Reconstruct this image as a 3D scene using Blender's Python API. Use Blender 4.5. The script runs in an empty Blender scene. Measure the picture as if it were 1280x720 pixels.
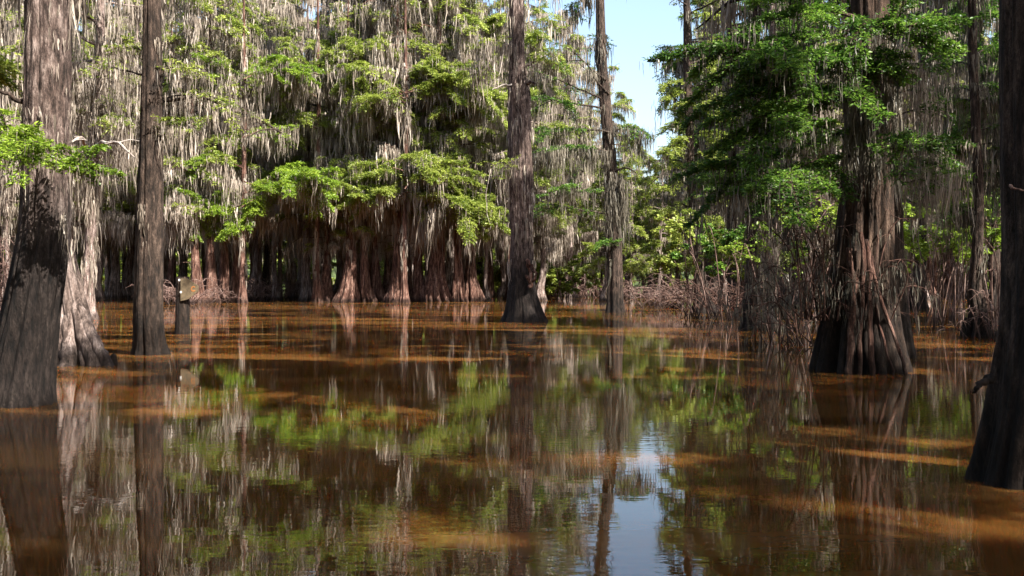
import bpy, math, random
import numpy as np
from mathutils import Vector

S = bpy.context.scene
COL = S.collection
PI = math.pi
F = 1372.5          # focal length in pixels of a 1280 wide frame
HC = 1.6            # eye height above the water
HY = 350.0          # row of the horizon

def dist(py): return F * HC / (py - HY)
def pt(px, py, D): return np.array([(px - 640.0) / F * D, D, HC + (HY - py) / F * D])

# ------------------------------------------------------------------ materials
def mat(name):
    m = bpy.data.materials.new(name); m.use_nodes = True
    nt = m.node_tree
    for n in list(nt.nodes): nt.nodes.remove(n)
    out = nt.nodes.new('ShaderNodeOutputMaterial')
    return m, nt, out
def N(nt, t, **kw):
    n = nt.nodes.new(t)
    for k, v in kw.items():
        if k in n.inputs: n.inputs[k].default_value = v
        else: setattr(n, k, v)
    return n
def ramp(nt, fac, stops):
    r = nt.nodes.new('ShaderNodeValToRGB')
    e = r.color_ramp.elements
    while len(e) < len(stops): e.new(0.5)
    for i, (p, c) in enumerate(stops):
        e[i].position = p; e[i].color = (c[0], c[1], c[2], 1)
    nt.links.new(fac, r.inputs[0])
    return r.outputs[0]

def bark(name, dark, mid, light, zs=0.16, scale=9.0, bump=0.05, wet_shade_h=0.3, wet_shade_c=0.3):
    m, nt, out = mat(name); L = nt.links.new
    tc = N(nt, 'ShaderNodeTexCoord')
    mp = N(nt, 'ShaderNodeMapping'); mp.inputs['Scale'].default_value = (1, 1, zs)
    L(tc.outputs['Object'], mp.inputs[0])
    n1 = N(nt, 'ShaderNodeTexNoise', Scale=scale, Detail=6.0, Roughness=0.65)
    L(mp.outputs[0], n1.inputs['Vector'])
    n2 = N(nt, 'ShaderNodeTexNoise', Scale=1.1, Detail=4.0, Roughness=0.6)
    L(tc.outputs['Object'], n2.inputs['Vector'])
    c1 = ramp(nt, n1.outputs[0], [(0.36, dark), (0.5, mid), (0.66, light)])
    mx = N(nt, 'ShaderNodeMix'); mx.data_type = 'RGBA'; mx.blend_type = 'MULTIPLY'
    mx.inputs[0].default_value = 0.8
    c2 = ramp(nt, n2.outputs[0], [(0.35, (0.55, 0.5, 0.46)), (0.6, (1, 1, 1)), (0.8, (0.8, 0.85, 0.7))])
    L(c1, mx.inputs[6]); L(c2, mx.inputs[7])
    # damp mark at the waterline; taller on foreground barks, painting in trunk shade
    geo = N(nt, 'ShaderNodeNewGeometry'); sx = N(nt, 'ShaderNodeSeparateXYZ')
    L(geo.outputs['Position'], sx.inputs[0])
    ad = N(nt, 'ShaderNodeMath', operation='ADD'); dvz = N(nt, 'ShaderNodeMath', operation='DIVIDE'); dvz.inputs[1].default_value = wet_shade_h * 2.0; L(sx.outputs[2], dvz.inputs[0]); L(dvz.outputs[0], ad.inputs[0])
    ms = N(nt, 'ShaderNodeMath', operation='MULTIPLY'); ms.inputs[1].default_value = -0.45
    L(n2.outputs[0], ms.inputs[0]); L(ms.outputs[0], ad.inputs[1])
    wet_shade = ramp(nt, ad.outputs[0], [(0.0, (wet_shade_c, wet_shade_c * .93, wet_shade_c * .88)), (0.12, (wet_shade_c * 1.5,) * 3), (0.4, (1, 1, 1))])
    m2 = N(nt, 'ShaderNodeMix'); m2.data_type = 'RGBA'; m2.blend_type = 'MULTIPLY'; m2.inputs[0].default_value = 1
    L(mx.outputs[2], m2.inputs[6]); L(wet_shade, m2.inputs[7])
    b = N(nt, 'ShaderNodeBsdfPrincipled', Roughness=0.85)
    b.inputs['Specular IOR Level'].default_value = 0.25
    L(m2.outputs[2], b.inputs['Base Color'])
    mq = N(nt, 'ShaderNodeMapping'); mq.inputs['Scale'].default_value = (1, 1, .4); L(tc.outputs['Object'], mq.inputs[0])
    n3 = N(nt, 'ShaderNodeTexNoise', Scale=scale * 4.5, Detail=5.0, Roughness=0.7); L(mq.outputs[0], n3.inputs['Vector'])
    c3 = ramp(nt, n3.outputs[0], [(.34, (.35, .33, .32)), (.55, (1, 1, 1)), (.7, (1.25, 1.22, 1.2))])
    m3 = N(nt, 'ShaderNodeMix'); m3.data_type = 'RGBA'; m3.blend_type = 'MULTIPLY'; m3.inputs[0].default_value = .85
    L(m2.outputs[2], m3.inputs[6]); L(c3, m3.inputs[7]); L(m3.outputs[2], b.inputs['Base Color'])
    mv = N(nt, 'ShaderNodeMapping'); mv.inputs['Scale'].default_value = (1, 1, .13); L(tc.outputs['Object'], mv.inputs[0])
    wv = N(nt, 'ShaderNodeMixRGB'); wv.blend_type = 'ADD'; wv.inputs[0].default_value = .12; L(mv.outputs[0], wv.inputs[1]); L(n3.outputs['Color'], wv.inputs[2])
    vo = N(nt, 'ShaderNodeTexVoronoi', Scale=scale * 1.1); vo.feature = 'DISTANCE_TO_EDGE'; L(wv.outputs[0], vo.inputs['Vector'])
    cv = ramp(nt, vo.outputs['Distance'], [(0.0, (.28, .26, .25)), (.10, (1, 1, 1)), (1, (1, 1, 1))])
    m4 = N(nt, 'ShaderNodeMix'); m4.data_type = 'RGBA'; m4.blend_type = 'MULTIPLY'; m4.inputs[0].default_value = .8
    L(m3.outputs[2], m4.inputs[6]); L(cv, m4.inputs[7]); L(m4.outputs[2], b.inputs['Base Color'])
    hs = N(nt, 'ShaderNodeMath', operation='MULTIPLY_ADD'); hs.inputs[1].default_value = .35; L(n3.outputs[0], hs.inputs[0]); L(n1.outputs[0], hs.inputs[2])
    bp = N(nt, 'ShaderNodeBump', Strength=1.0, Distance=bump)
    L(hs.outputs[0], bp.inputs['Height']); L(bp.outputs[0], b.inputs['Normal'])
    L(b.outputs[0], out.inputs[0])
    return m

def leafmat(name, a, b_, c, trans=0.45, scale=0.9):
    m, nt, out = mat(name); L = nt.links.new
    tc = N(nt, 'ShaderNodeTexCoord'); geo = N(nt, 'ShaderNodeNewGeometry')
    n1 = N(nt, 'ShaderNodeTexNoise', Scale=scale, Detail=2.0)
    L(tc.outputs['Object'], n1.inputs['Vector'])
    mm = N(nt, 'ShaderNodeMath', operation='MULTIPLY_ADD'); mm.inputs[1].default_value = 0.5; mm.inputs[2].default_value = -0.25
    L(geo.outputs['Random Per Island'], mm.inputs[0])
    ad = N(nt, 'ShaderNodeMath', operation='ADD'); L(n1.outputs[0], ad.inputs[0]); L(mm.outputs[0], ad.inputs[1])
    c0 = ramp(nt, ad.outputs[0], [(0.25, a), (0.5, b_), (0.75, c)])
    d = N(nt, 'ShaderNodeBsdfDiffuse'); t = N(nt, 'ShaderNodeBsdfTranslucent')
    g = N(nt, 'ShaderNodeBsdfGlossy', Roughness=0.45); g.inputs[0].default_value = (0.6, 0.6, 0.6, 1)
    L(c0, d.inputs[0]); L(c0, t.inputs[0])
    s = N(nt, 'ShaderNodeMixShader'); s.inputs[0].default_value = trans
    L(d.outputs[0], s.inputs[1]); L(t.outputs[0], s.inputs[2])
    s2 = N(nt, 'ShaderNodeMixShader'); s2.inputs[0].default_value = 0.05
    L(s.outputs[0], s2.inputs[1]); L(g.outputs[0], s2.inputs[2])
    L(s2.outputs[0], out.inputs[0])
    return m

M = {}
M['bark'] = bark('grey_bark', (0.05, 0.035, 0.03), (0.19, 0.145, 0.13), (0.4, 0.33, 0.31))
M['redbark'] = bark('red_brown_bark', (0.028, 0.012, 0.009), (0.13, 0.062, 0.045), (0.36, 0.235, 0.19), scale=7, bump=.09)
M['palebark'] = bark('pale_bark', (0.07, 0.05, 0.045), (0.28, 0.21, 0.19), (0.52, 0.45, 0.42))
M['darkbark'] = bark('dark_bark', (0.014, 0.01, 0.008), (0.05, 0.034, 0.026), (0.14, 0.10, 0.08), zs=.25, scale=12, wet_shade_h=1.0)
M['footshadebark'] = bark('shaded_foot_bark', (0.025, 0.017, 0.014), (0.14, 0.10, 0.088), (0.36, 0.29, 0.265), zs=.26, scale=13, wet_shade_h=2.6, wet_shade_c=.12)  # tall dark foot: shade on the lower trunk put into the bark colour
M['brownbark'] = bark('brown_bark', (0.022, 0.014, 0.01), (0.06, 0.036, 0.025), (0.16, 0.108, 0.08), zs=.22, scale=12, wet_shade_h=1.6, wet_shade_c=.3)
M['dead'] = bark('bleached_wood', (0.2, 0.17, 0.15), (0.45, 0.4, 0.37), (0.7, 0.66, 0.62), bump=0.005, scale=30)
M['twig'] = bark('dry_twig', (0.08, 0.045, 0.04), (0.2, 0.125, 0.105), (0.38, 0.28, 0.25), bump=0.003, scale=5)
M['twigdark'] = bark('dark_dry_twig', (0.03, 0.015, 0.011), (0.10, 0.05, 0.038), (0.22, 0.13, 0.10), bump=0.003, scale=5)
M['leaf'] = leafmat('cypress_leaf', (0.09, 0.14, 0.016), (0.24, 0.31, 0.045), (0.44, 0.50, 0.11), 0.5)
M['leafdark'] = leafmat('painted_shade_leaf', (0.03, 0.08, 0.01), (0.08, 0.18, 0.022), (0.20, 0.34, 0.045), 0.5)  # darker leaf copy, canopy shade put into its colour
M['leafyellow'] = leafmat('young_leaf', (0.10, 0.18, 0.015), (0.22, 0.34, 0.03), (0.36, 0.48, 0.06), 0.5)
M['moss'] = leafmat('hanging_moss', (0.17, 0.14, 0.11), (0.30, 0.25, 0.205), (0.47, 0.405, 0.34), 0.35, scale=0.5)
M['mossdark'] = leafmat('painted_shade_moss', (0.05, 0.048, 0.035), (0.13, 0.115, 0.09), (0.26, 0.23, 0.18), 0.3, scale=0.5)  # darker moss copy with shade painted into the tone

# ------------------------------------------------------------------ mesh building
class Geo:
    def __init__(s): s.v = []; s.f = []; s.m = []; s.n = 0
    def add(s, v, f, mi=0):
        v = np.asarray(v, float).reshape(-1, 3); f = np.asarray(f, int).reshape(-1, 4)
        s.v.append(v); s.f.append(f + s.n); s.m.append(np.full(len(f), mi)); s.n += len(v)
    def quads(s, q, mi=0):              # q (n,4,3)
        q = np.asarray(q); n = len(q)
        if n: s.add(q.reshape(-1, 3), np.arange(n * 4).reshape(-1, 4), mi)
    def tri_fan(s, ring, c, mi=0): ...
    def merge(s, o, mat4=None, mi=None):
        for v, f, m in zip(o.v, o.f, o.m):
            pass
    def arrays(s):
        return np.concatenate(s.v), np.concatenate(s.f), np.concatenate(s.m)

def build(name, geo, mats, parent=None, smooth=False):
    me = bpy.data.meshes.new(name)
    v, f, mi = geo.arrays() if isinstance(geo, Geo) else geo
    me.vertices.add(len(v)); me.vertices.foreach_set('co', v.ravel().astype(np.float32))
    me.loops.add(f.size); me.loops.foreach_set('vertex_index', f.ravel().astype(np.int32))
    me.polygons.add(len(f))
    me.polygons.foreach_set('loop_start', np.arange(0, f.size, 4, dtype=np.int32))
    me.polygons.foreach_set('loop_total', np.full(len(f), 4, dtype=np.int32))
    me.polygons.foreach_set('material_index', mi.astype(np.int32))
    me.polygons.foreach_set('use_smooth', np.full(len(f), smooth))
    me.update(calc_edges=True)
    for m in (mats if isinstance(mats, (list, tuple)) else [mats]): me.materials.append(m)
    o = bpy.data.objects.new(name, me); COL.objects.link(o)
    if parent is not None: o.parent = parent
    return o

def empty(name, loc=(0, 0, 0), rz=0, sc=1):
    o = bpy.data.objects.new(name, None); COL.objects.link(o)
    o.location = loc; o.rotation_euler = (0, 0, rz); o.scale = (sc, sc, sc); o.empty_display_size = 0.3
    return o
def tag(o, label=None, cat=None, group=None, kind=None):
    if label: o['label'] = label
    if cat: o['category'] = cat
    if group: o['group'] = group
    if kind: o['kind'] = kind
    return o

def smooth_interp(t, xs, ys):
    y = np.interp(t, xs, ys)
    k = max(3, len(t) // 24) | 1
    yp = np.pad(y, k // 2, mode='edge')
    # keep end values
    out = np.convolve(yp, np.ones(k) / k, 'valid')
    return out

def trunk_geo(g, zs, cx, cy, rr, rng, lobes=7, flare=0.35, flareh=2.2, ridge=0.05, nth=64, nz=90, mi=0):
    """fluted, ridged trunk; zs ascending, rr radius by height"""
    lo, hi = zs[0], zs[-1]
    z = lo + (hi - lo) * np.linspace(0, 1, nz) ** 1.25
    X = smooth_interp(z, zs, cx); Y = smooth_interp(z, zs, cy)
    R = np.interp(z, zs, rr)
    th = np.linspace(0, 2 * PI, nth, endpoint=False)
    TH, Z = np.meshgrid(th, z)
    tw = 0.10 * np.sin(Z * 0.5 + rng.random() * 6)
    prof = np.zeros_like(TH)
    base = np.clip(np.exp(-np.clip(Z, 0, None) / flareh), 0, 1)
    ph = rng.random(6) * 6.28
    lob = np.abs(np.cos((TH + tw) * lobes / 2 + ph[0] + 0.5 * np.sin(TH * 2 + ph[1]) + 0.25 * np.sin(Z * 0.8 + ph[4]))) ** 0.75
    lob2 = np.abs(np.cos((TH + tw) * (lobes + 4) / 2 + ph[2] + 0.35 * np.sin(TH * 3 + ph[3]))) ** 0.8
    prof = 1 + flare * base * ((lob - 0.64) * 0.75 + (lob2 - 0.64) * 0.4) + 0.10 * (lob - 0.64) * (1 - base) + 0.05 * (lob2 - .64)
    prof += 0.05 * np.sin(TH * 2 + Z * 0.35 + ph[5])
    for k in (13, 19, 29, 41):
        if k > nth * 0.42: break
        p = rng.random() * 6
        wob = 0.6 * np.sin(Z * 1.1 + p) + 0.35 * np.sin(Z * 2.7 + 2 * p)
        prof += ridge * (np.abs(np.cos(TH * k / 2 + p + wob)) - 0.6) * (13.0 / k) ** 0.35 * (0.7 + 0.3 * np.sin(TH * 3 + Z + p))
    rad = R[:, None] * prof
    V = np.stack([X[:, None] + rad * np.cos(TH), Y[:, None] + rad * np.sin(TH), Z], -1)
    i = np.arange(nz - 1)[:, None] * nth; j = np.arange(nth)[None, :]; jn = (j + 1) % nth
    Fq = np.stack([i + j, i + jn, i + nth + jn, i + nth + j], -1).reshape(-1, 4)
    g.add(V, Fq, mi)

def tube(g, P, R, n=5, mi=0):
    P = np.asarray(P, float); R = np.asarray(R, float) * np.ones(len(P))
    T = np.gradient(P, axis=0); T /= np.linalg.norm(T, axis=1)[:, None] + 1e-9
    up = np.array([0.13, 0.21, 0.97]) if abs(T[:, 2]).mean() < 0.85 else np.array([1, 0.1, 0.0])
    A = np.cross(T, up); A /= np.linalg.norm(A, axis=1)[:, None] + 1e-9
    B = np.cross(T, A)
    th = np.linspace(0, 2 * PI, n, endpoint=False)
    V = P[:, None] + R[:, None, None] * (np.cos(th)[None, :, None] * A[:, None] + np.sin(th)[None, :, None] * B[:, None])
    i = np.arange(len(P) - 1)[:, None] * n; j = np.arange(n)[None, :]; jn = (j + 1) % n
    g.add(V, np.stack([i + j, i + jn, i + n + jn, i + n + j], -1), mi)

def curve(P, n):
    """smooth resample of a polyline (Catmull-Rom)"""
    P = np.asarray(P, float)
    if len(P) == 2: return P[0] + (P[1] - P[0]) * np.linspace(0, 1, n)[:, None]
    Q = np.vstack([2 * P[0] - P[1], P, 2 * P[-1] - P[-2]])
    ts = np.linspace(0, len(P) - 1 - 1e-6, n); out = []
    for t in ts:
        i = int(t); u = t - i; a, b, c, d = Q[i:i + 4]
        out.append(0.5 * (2 * b + (c - a) * u + (2 * a - 5 * b + 4 * c - d) * u * u + (3 * b - a - 3 * c + d) * u ** 3))
    return np.array(out)

def kites(g, p, d, nrm, L, W, mi=0):
    s = np.cross(d, nrm); s /= np.linalg.norm(s, axis=-1)[:, None] + 1e-9
    L = np.asarray(L)[:, None]; W = np.asarray(W)[:, None]
    m = p + d * L * 0.45
    fold = nrm * L * 0.04
    g.quads(np.stack([p, m + s * W + fold, p + d * L, m - s * W + fold], 1), mi)

def spray(g, path, rng, width, leafL, leafW, nb=14, nl=9, start=0.15, droop=0.25, mi=0, wood=None, thick=0.12):
    """flat feathery spray: side shoots along a path, each with paired leaflets"""
    path = np.asarray(path); n = len(path)
    t = np.linspace(start, 1.0, nb) + rng.normal(0, 0.02, nb); t = np.clip(t, 0, 1)
    idx = t * (n - 1); i0 = np.clip(idx.astype(int), 0, n - 2); fr = idx - i0
    P = path[i0] * (1 - fr)[:, None] + path[i0 + 1] * fr[:, None]
    T = path[i0 + 1] - path[i0]; T /= np.linalg.norm(T, axis=1)[:, None] + 1e-9
    side = np.where(np.arange(nb) % 2 == 0, 1, -1)
    up = np.array([0, 0, 1.0])
    Sd = np.cross(T, up); Sd /= np.linalg.norm(Sd, axis=1)[:, None] + 1e-9
    Sd = Sd * side[:, None]
    ang = rng.uniform(0.7, 1.2, nb)[:, None]
    B = T * np.cos(ang) + Sd * np.sin(ang) + up * rng.normal(0.05, thick, nb)[:, None]
    B /= np.linalg.norm(B, axis=1)[:, None]
    bl = width * (1.1 - 0.65 * t) * rng.uniform(0.55, 1.15, nb)
    u = (np.arange(nl) + 0.6) / nl
    # shoots
    pos = P[:, None] + B[:, None] * (bl[:, None] * u[None])[..., None]
    pos = pos + np.array([0, 0, -1.0]) * (droop * bl[:, None] * u[None] ** 2)[..., None]
    if wood is not None:
        for k in range(nb):
            q = np.array([P[k], P[k] + B[k] * bl[k] * 0.5 - up * droop * bl[k] * .25, P[k] + B[k] * bl[k] - up * droop * bl[k]])
            tube(wood, q, [leafW * 0.35, leafW * 0.25, leafW * 0.12], 3)
    res = []
    for sd in (1, -1):
        C = np.cross(B, up); C /= np.linalg.norm(C, axis=1)[:, None] + 1e-9
        a = rng.uniform(0.5, 1.15, (nb, nl))[..., None]
        d = B[:, None] * np.cos(a) + sd * C[:, None] * np.sin(a) + rng.normal(0, 0.32, (nb, nl, 3)) + np.array([0, 0, -0.12])
        d /= np.linalg.norm(d, axis=-1)[..., None]
        nr = np.array([0, 0, 1.0]) + rng.normal(0, 0.6, (nb, nl, 3)); nr /= np.linalg.norm(nr, axis=-1)[..., None]
        l = leafL * rng.uniform(0.6, 1.25, (nb, nl)) * (1.15 - 0.5 * u[None])
        w = leafW * rng.uniform(0.7, 1.3, (nb, nl))
        jit = rng.normal(0, leafL * 0.12, (nb, nl, 3))
        kites(g, (pos + jit).reshape(-1, 3), d.reshape(-1, 3), nr.reshape(-1, 3), l.ravel(), w.ravel(), mi)

def moss(g, A, rng, length, width, per=9, spread=0.12, mi=0, seg=5):
    """bundles of hanging strands from the anchors A; length may be an array"""
    A = np.asarray(A, float); n = len(A)
    if n == 0: return
    Ln = np.asarray(length) * np.ones(n)
    N_ = n * per
    base = np.repeat(A, per, 0) + rng.normal(0, 1, (N_, 3)) * np.array([spread, spread, spread * 0.3])
    l = np.repeat(Ln, per) * rng.uniform(0.25, 1.1, N_) * (0.55 + 0.45 * rng.random(N_))
    a = rng.random(N_) * PI
    s = np.stack([np.cos(a), np.sin(a), np.zeros(N_)], -1)
    w = width * rng.uniform(0.35, 1.0, N_) * np.repeat(rng.uniform(.6, 1.9, n), per)
    prof = np.interp(np.linspace(0, 1, seg + 1), [0, 0.15, 0.5, 0.8, 1], [0.5, 1.0, 0.85, 0.55, 0.05])
    cen = np.zeros((N_, seg + 1, 3)); cen[:, 0] = base
    dr = rng.normal(0, 0.035, (N_, 2))
    for k in range(1, seg + 1):
        st = np.zeros((N_, 3)); st[:, 2] = -1
        st[:, :2] = dr + rng.normal(0, 0.14, (N_, 2))
        cen[:, k] = cen[:, k - 1] + st * (l / seg)[:, None]
    tw = rng.normal(0, 0.5, N_)
    Vl = []
    for k in range(seg + 1):
        aa = a + tw * k / seg
        s = np.stack([np.cos(aa), np.sin(aa), np.zeros(N_)], -1)
        off = s * (w * prof[k] * rng.uniform(0.7, 1.3, N_))[:, None]
        Vl.append(np.stack([cen[:, k] - off, cen[:, k] + off], 1))
    V = np.stack(Vl, 1)                       # N, seg+1, 2, 3
    b = (np.arange(N_) * (seg + 1) * 2)[:, None]; k = np.arange(seg)[None] * 2
    Fq = np.stack([b + k, b + k + 1, b + k + 3, b + k + 2], -1)
    g.add(V, Fq, mi)

def along(path, m, rng, lo=0.1, hi=1.0):
    t = rng.uniform(lo, hi, m); i = t * (len(path) - 1); i0 = np.clip(i.astype(int), 0, len(path) - 2)
    fr = (i - i0)[:, None]
    return path[i0] * (1 - fr) + path[i0 + 1] * fr

class Parts:
    def __init__(s): s.wood = Geo(); s.leaf = Geo(); s.moss = Geo()

def bough(P, path, r, rng, leafL, leafW, width=1.0, leaves=1.0, mossn=1.0, mosslen=1.5, mossw=0.03, droop=0.25, twigs=True, sub=3, start=0.25, ragged=0.1):
    """limb + side limbs, feathered sprays and moss"""
    path = curve(path, 12)
    path = path + np.cumsum(rng.normal(0, 0.012 * np.linalg.norm(path[-1] - path[0]), path.shape), 0) * np.array([1, 1, .6])
    Lb = np.linalg.norm(path[-1] - path[0])
    tube(P.wood, path, np.linspace(r, r * 0.2, len(path)), 6)
    subs = [path]
    for k in range(sub):
        i = int(rng.integers(3, 10)); T = path[i + 1] - path[i]; T /= np.linalg.norm(T) + 1e-9
        sd = np.cross(T, [0, 0, 1]); sd /= np.linalg.norm(sd) + 1e-9
        d = T * 0.7 + sd * rng.choice([-1, 1]) * rng.uniform(0.5, 1) + np.array([0, 0, rng.normal(-0.05, 0.38)])
        d /= np.linalg.norm(d); l = Lb * rng.uniform(0.3, 0.55)
        q = np.array([path[i], path[i] + d * l * .5 + [0, 0, 0.03 * l], path[i] + d * l - np.array([0, 0, droop * l * .4])])
        q = curve(q, 7); tube(P.wood, q, np.linspace(r * 0.5, r * 0.1, 7), 4); subs.append(q)
    for q in subs:
        lq = np.linalg.norm(q[-1] - q[0])
        if leaves > 0:
            nb = max(4, int(leaves * 8 * lq / max(width, .3) ** .5))
            spray(P.leaf, q, rng, width, leafL, leafW, thick=.24, nb=nb, nl=max(4, int(width / leafL * 2.0)), start=start, droop=droop, wood=P.wood if twigs else None)
        if mossn > 0:
            m = rng.poisson(mossn * lq * 2.0)
            if m:
                A = along(q, m, rng, 0.05, 1)
                ln = mosslen * (0.25 + rng.random(m) ** 1.6 * 1.1)
                moss(P.moss, A, rng, ln, mossw, per=14, spread=0.16 * max(mosslen, .6) ** .5)

# ------------------------------------------------------------------ prototype cypresses
def crown_branches(P, rng, H, z0, nb, lmax, rad_at, cx_at, leafL, leafW, leaves, mossn, mosslen, mossw, zfun=1.0, az=None, width=1.0, lminf=0.5):
    for i in range(nb):
        f = (i + rng.random()) / nb
        z = z0 + (H - z0) * f ** zfun
        a = rng.random() * 2 * PI if az is None else rng.normal(az, 1.0)
        tap = math.sqrt(max(0.06, 1 - ((z - z0) / (H - z0)) ** 2.2))
        l = lmax * tap * rng.uniform(lminf, 1.1)
        d = np.array([math.cos(a), math.sin(a), 0.0]); up = rng.uniform(-0.15, 0.4)
        c = cx_at(z)
        s = np.array([c[0], c[1], z]) + d * rad_at(z) * 0.6
        p = [s, s + d * l * .4 + [0, 0, up * l * .35], s + d * l * .8 + [0, 0, up * l * .35], s + d * l + [0, 0, up * l * .35 - 0.15 * l]]
        bough(P, p, 0.018 * l + 0.012, rng, leafL, leafW, width=width, leaves=leaves * rng.choice([0.0, 0.6, 1.0, 1.5], p=[.22, .25, .3, .23]), mossn=mossn * rng.uniform(0.4, 1.5), mosslen=mosslen * rng.uniform(0.5, 1.4), mossw=mossw, twigs=False, sub=2)

def proto(seed, H, R, Rb, z0, nb, lmax, barkm='bark', leaves=1.0, mossn=1.0, mosslen=2.4, lobes=6, leafm='leaf', mossm='moss', lean=0.3, hb=1.3, leafL=0.24, leafW=0.035, width=1.0):
    rng = np.random.default_rng(seed); P = Parts()
    zs = np.array([-0.8, 0, 0.5, 1.2, 2.2, 4, 8, H * .6, H])
    fl = np.exp(-np.clip(zs, 0, None) / hb)
    rr = R * np.interp(zs, [0, H], [1, 0.12]) + (Rb - R) * fl
    cx = np.cumsum(rng.normal(0, lean * 0.4, len(zs))); cx -= cx[1]; cy = np.cumsum(rng.normal(0, lean * 0.4, len(zs))); cy -= cy[1]
    trunk_geo(P.wood, zs, cx, cy, rr, rng, lobes=lobes, flare=0.7, flareh=1.8, ridge=0.12, nth=64, nz=60)
    cxa = lambda z: (np.interp(z, zs, cx), np.interp(z, zs, cy)); ra = lambda z: np.interp(z, zs, rr)
    crown_branches(P, rng, H, z0, nb, lmax, ra, cxa, leafL, leafW, leaves, mossn, mosslen, 0.035, width=width)
    # moss clinging to the trunk itself
    m = int(70 * mossn); z = rng.uniform(z0 * 0.7, H * .8, m); a = rng.random(m) * 2 * PI
    A = np.stack([np.interp(z, zs, cx) + np.cos(a) * np.interp(z, zs, rr) * 1.05, np.interp(z, zs, cy) + np.sin(a) * np.interp(z, zs, rr) * 1.05, z], -1)
    moss(P.moss, A, rng, mosslen * rng.uniform(0.3, 0.9, m), 0.035, per=8, spread=0.08)
    # short dead snags low on the stem
    for k in range(5):
        z = rng.uniform(1.5, z0 + 3); a = rng.random() * 6.28; c = cxa(z); l = rng.uniform(0.4, 1.3)
        s = np.array([c[0], c[1], z]); d = np.array([math.cos(a), math.sin(a), rng.uniform(-.2, .5)])
        tube(P.wood, curve([s, s + d * l * .6, s + d * l + [0, 0, -.15]], 6), np.linspace(.03, .008, 6), 4)
    return P, (barkm, leafm, mossm)

def make_tree(P, mats, name='cypress_tree', loc=(0, 0, 0), rz=0, sc=1):
    r = empty(name, loc, rz, sc)
    build('trunk', P.wood, M[mats[0]], r, smooth=True)
    if P.leaf.n: build('crown', P.leaf, M[mats[1]], r)
    if P.moss.n: build('hanging_moss', P.moss, M[mats[2]], r)
    return r
def copy_tree(root, loc, rz, sc):
    r = root.copy(); COL.objects.link(r); r.location = loc; r.rotation_euler = (0, 0, rz); r.scale = sc if isinstance(sc, tuple) else (sc, sc, sc)
    for ch in root.children:
        c = ch.copy(); COL.objects.link(c); c.parent = r
    return r

# kinds:  L leafy, M mossy, R red-based clump tree, T thin, W wide buttressed, D dark
K = {
 'L': dict(H=27, R=.30, Rb=.62, z0=6.0, nb=46, lmax=4.4, leaves=2.2, width=1.2, mossn=0.9, mosslen=2.0, barkm='bark'),
 'M': dict(H=28, R=.28, Rb=.55, z0=5.9, nb=52, lmax=3.6, leaves=1.1, mossn=1.6, mosslen=3.0, barkm='palebark'),
 'R': dict(H=26, R=.22, Rb=.60, z0=6.0, nb=46, lmax=3.0, leaves=1.2, mossn=1.5, mosslen=2.4, barkm='redbark', hb=1.6),
 'T': dict(H=25, R=.15, Rb=.30, z0=6.4, nb=34, lmax=2.8, leaves=1.3, mossn=1.4, mosslen=2.4, barkm='palebark', hb=0.9),
 'W': dict(H=28, R=.40, Rb=1.15, z0=6.3, nb=46, lmax=3.8, leaves=1.4, mossn=1.4, mosslen=2.3, barkm='redbark', hb=2.0, lobes=9),
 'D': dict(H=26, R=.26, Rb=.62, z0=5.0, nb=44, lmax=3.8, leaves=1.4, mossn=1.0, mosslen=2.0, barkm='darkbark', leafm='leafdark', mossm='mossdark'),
 'S': dict(H=15, R=.14, Rb=.30, z0=3.0, nb=40, lmax=2.6, leaves=1.5, mossn=0.35, mosslen=1.1, barkm='bark', hb=.8),
}
protos = {}
for i, (k, kw) in enumerate(K.items()):
    protos[k] = [proto(100 + 7 * i + j * 31, **kw) for j in range(2)]
used = {}
rng0 = np.random.default_rng(5)
def plant(kind, px, py, label, cat='tree', group=None, sc=1.0, rz=None, name='cypress_tree', wide=1.0):
    D = dist(py); v = int(rng0.integers(0, 2)); key = (kind, v, name)
    loc = ((px - 640) / F * D, D, 0); rz = rng0.random() * 6.28 if rz is None else rz
    sx = sc * wide
    if key not in used:
        P, m = protos[kind][v]; r = make_tree(P, m, name, loc, rz); r.scale = (sx, sx, sc); used[key] = r
    else:
        r = copy_tree(used[key], loc, rz, (sx, sx, sc))
        if 'group' in r: del r['group']
    tag(r, label, cat, group)
    return r

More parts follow.
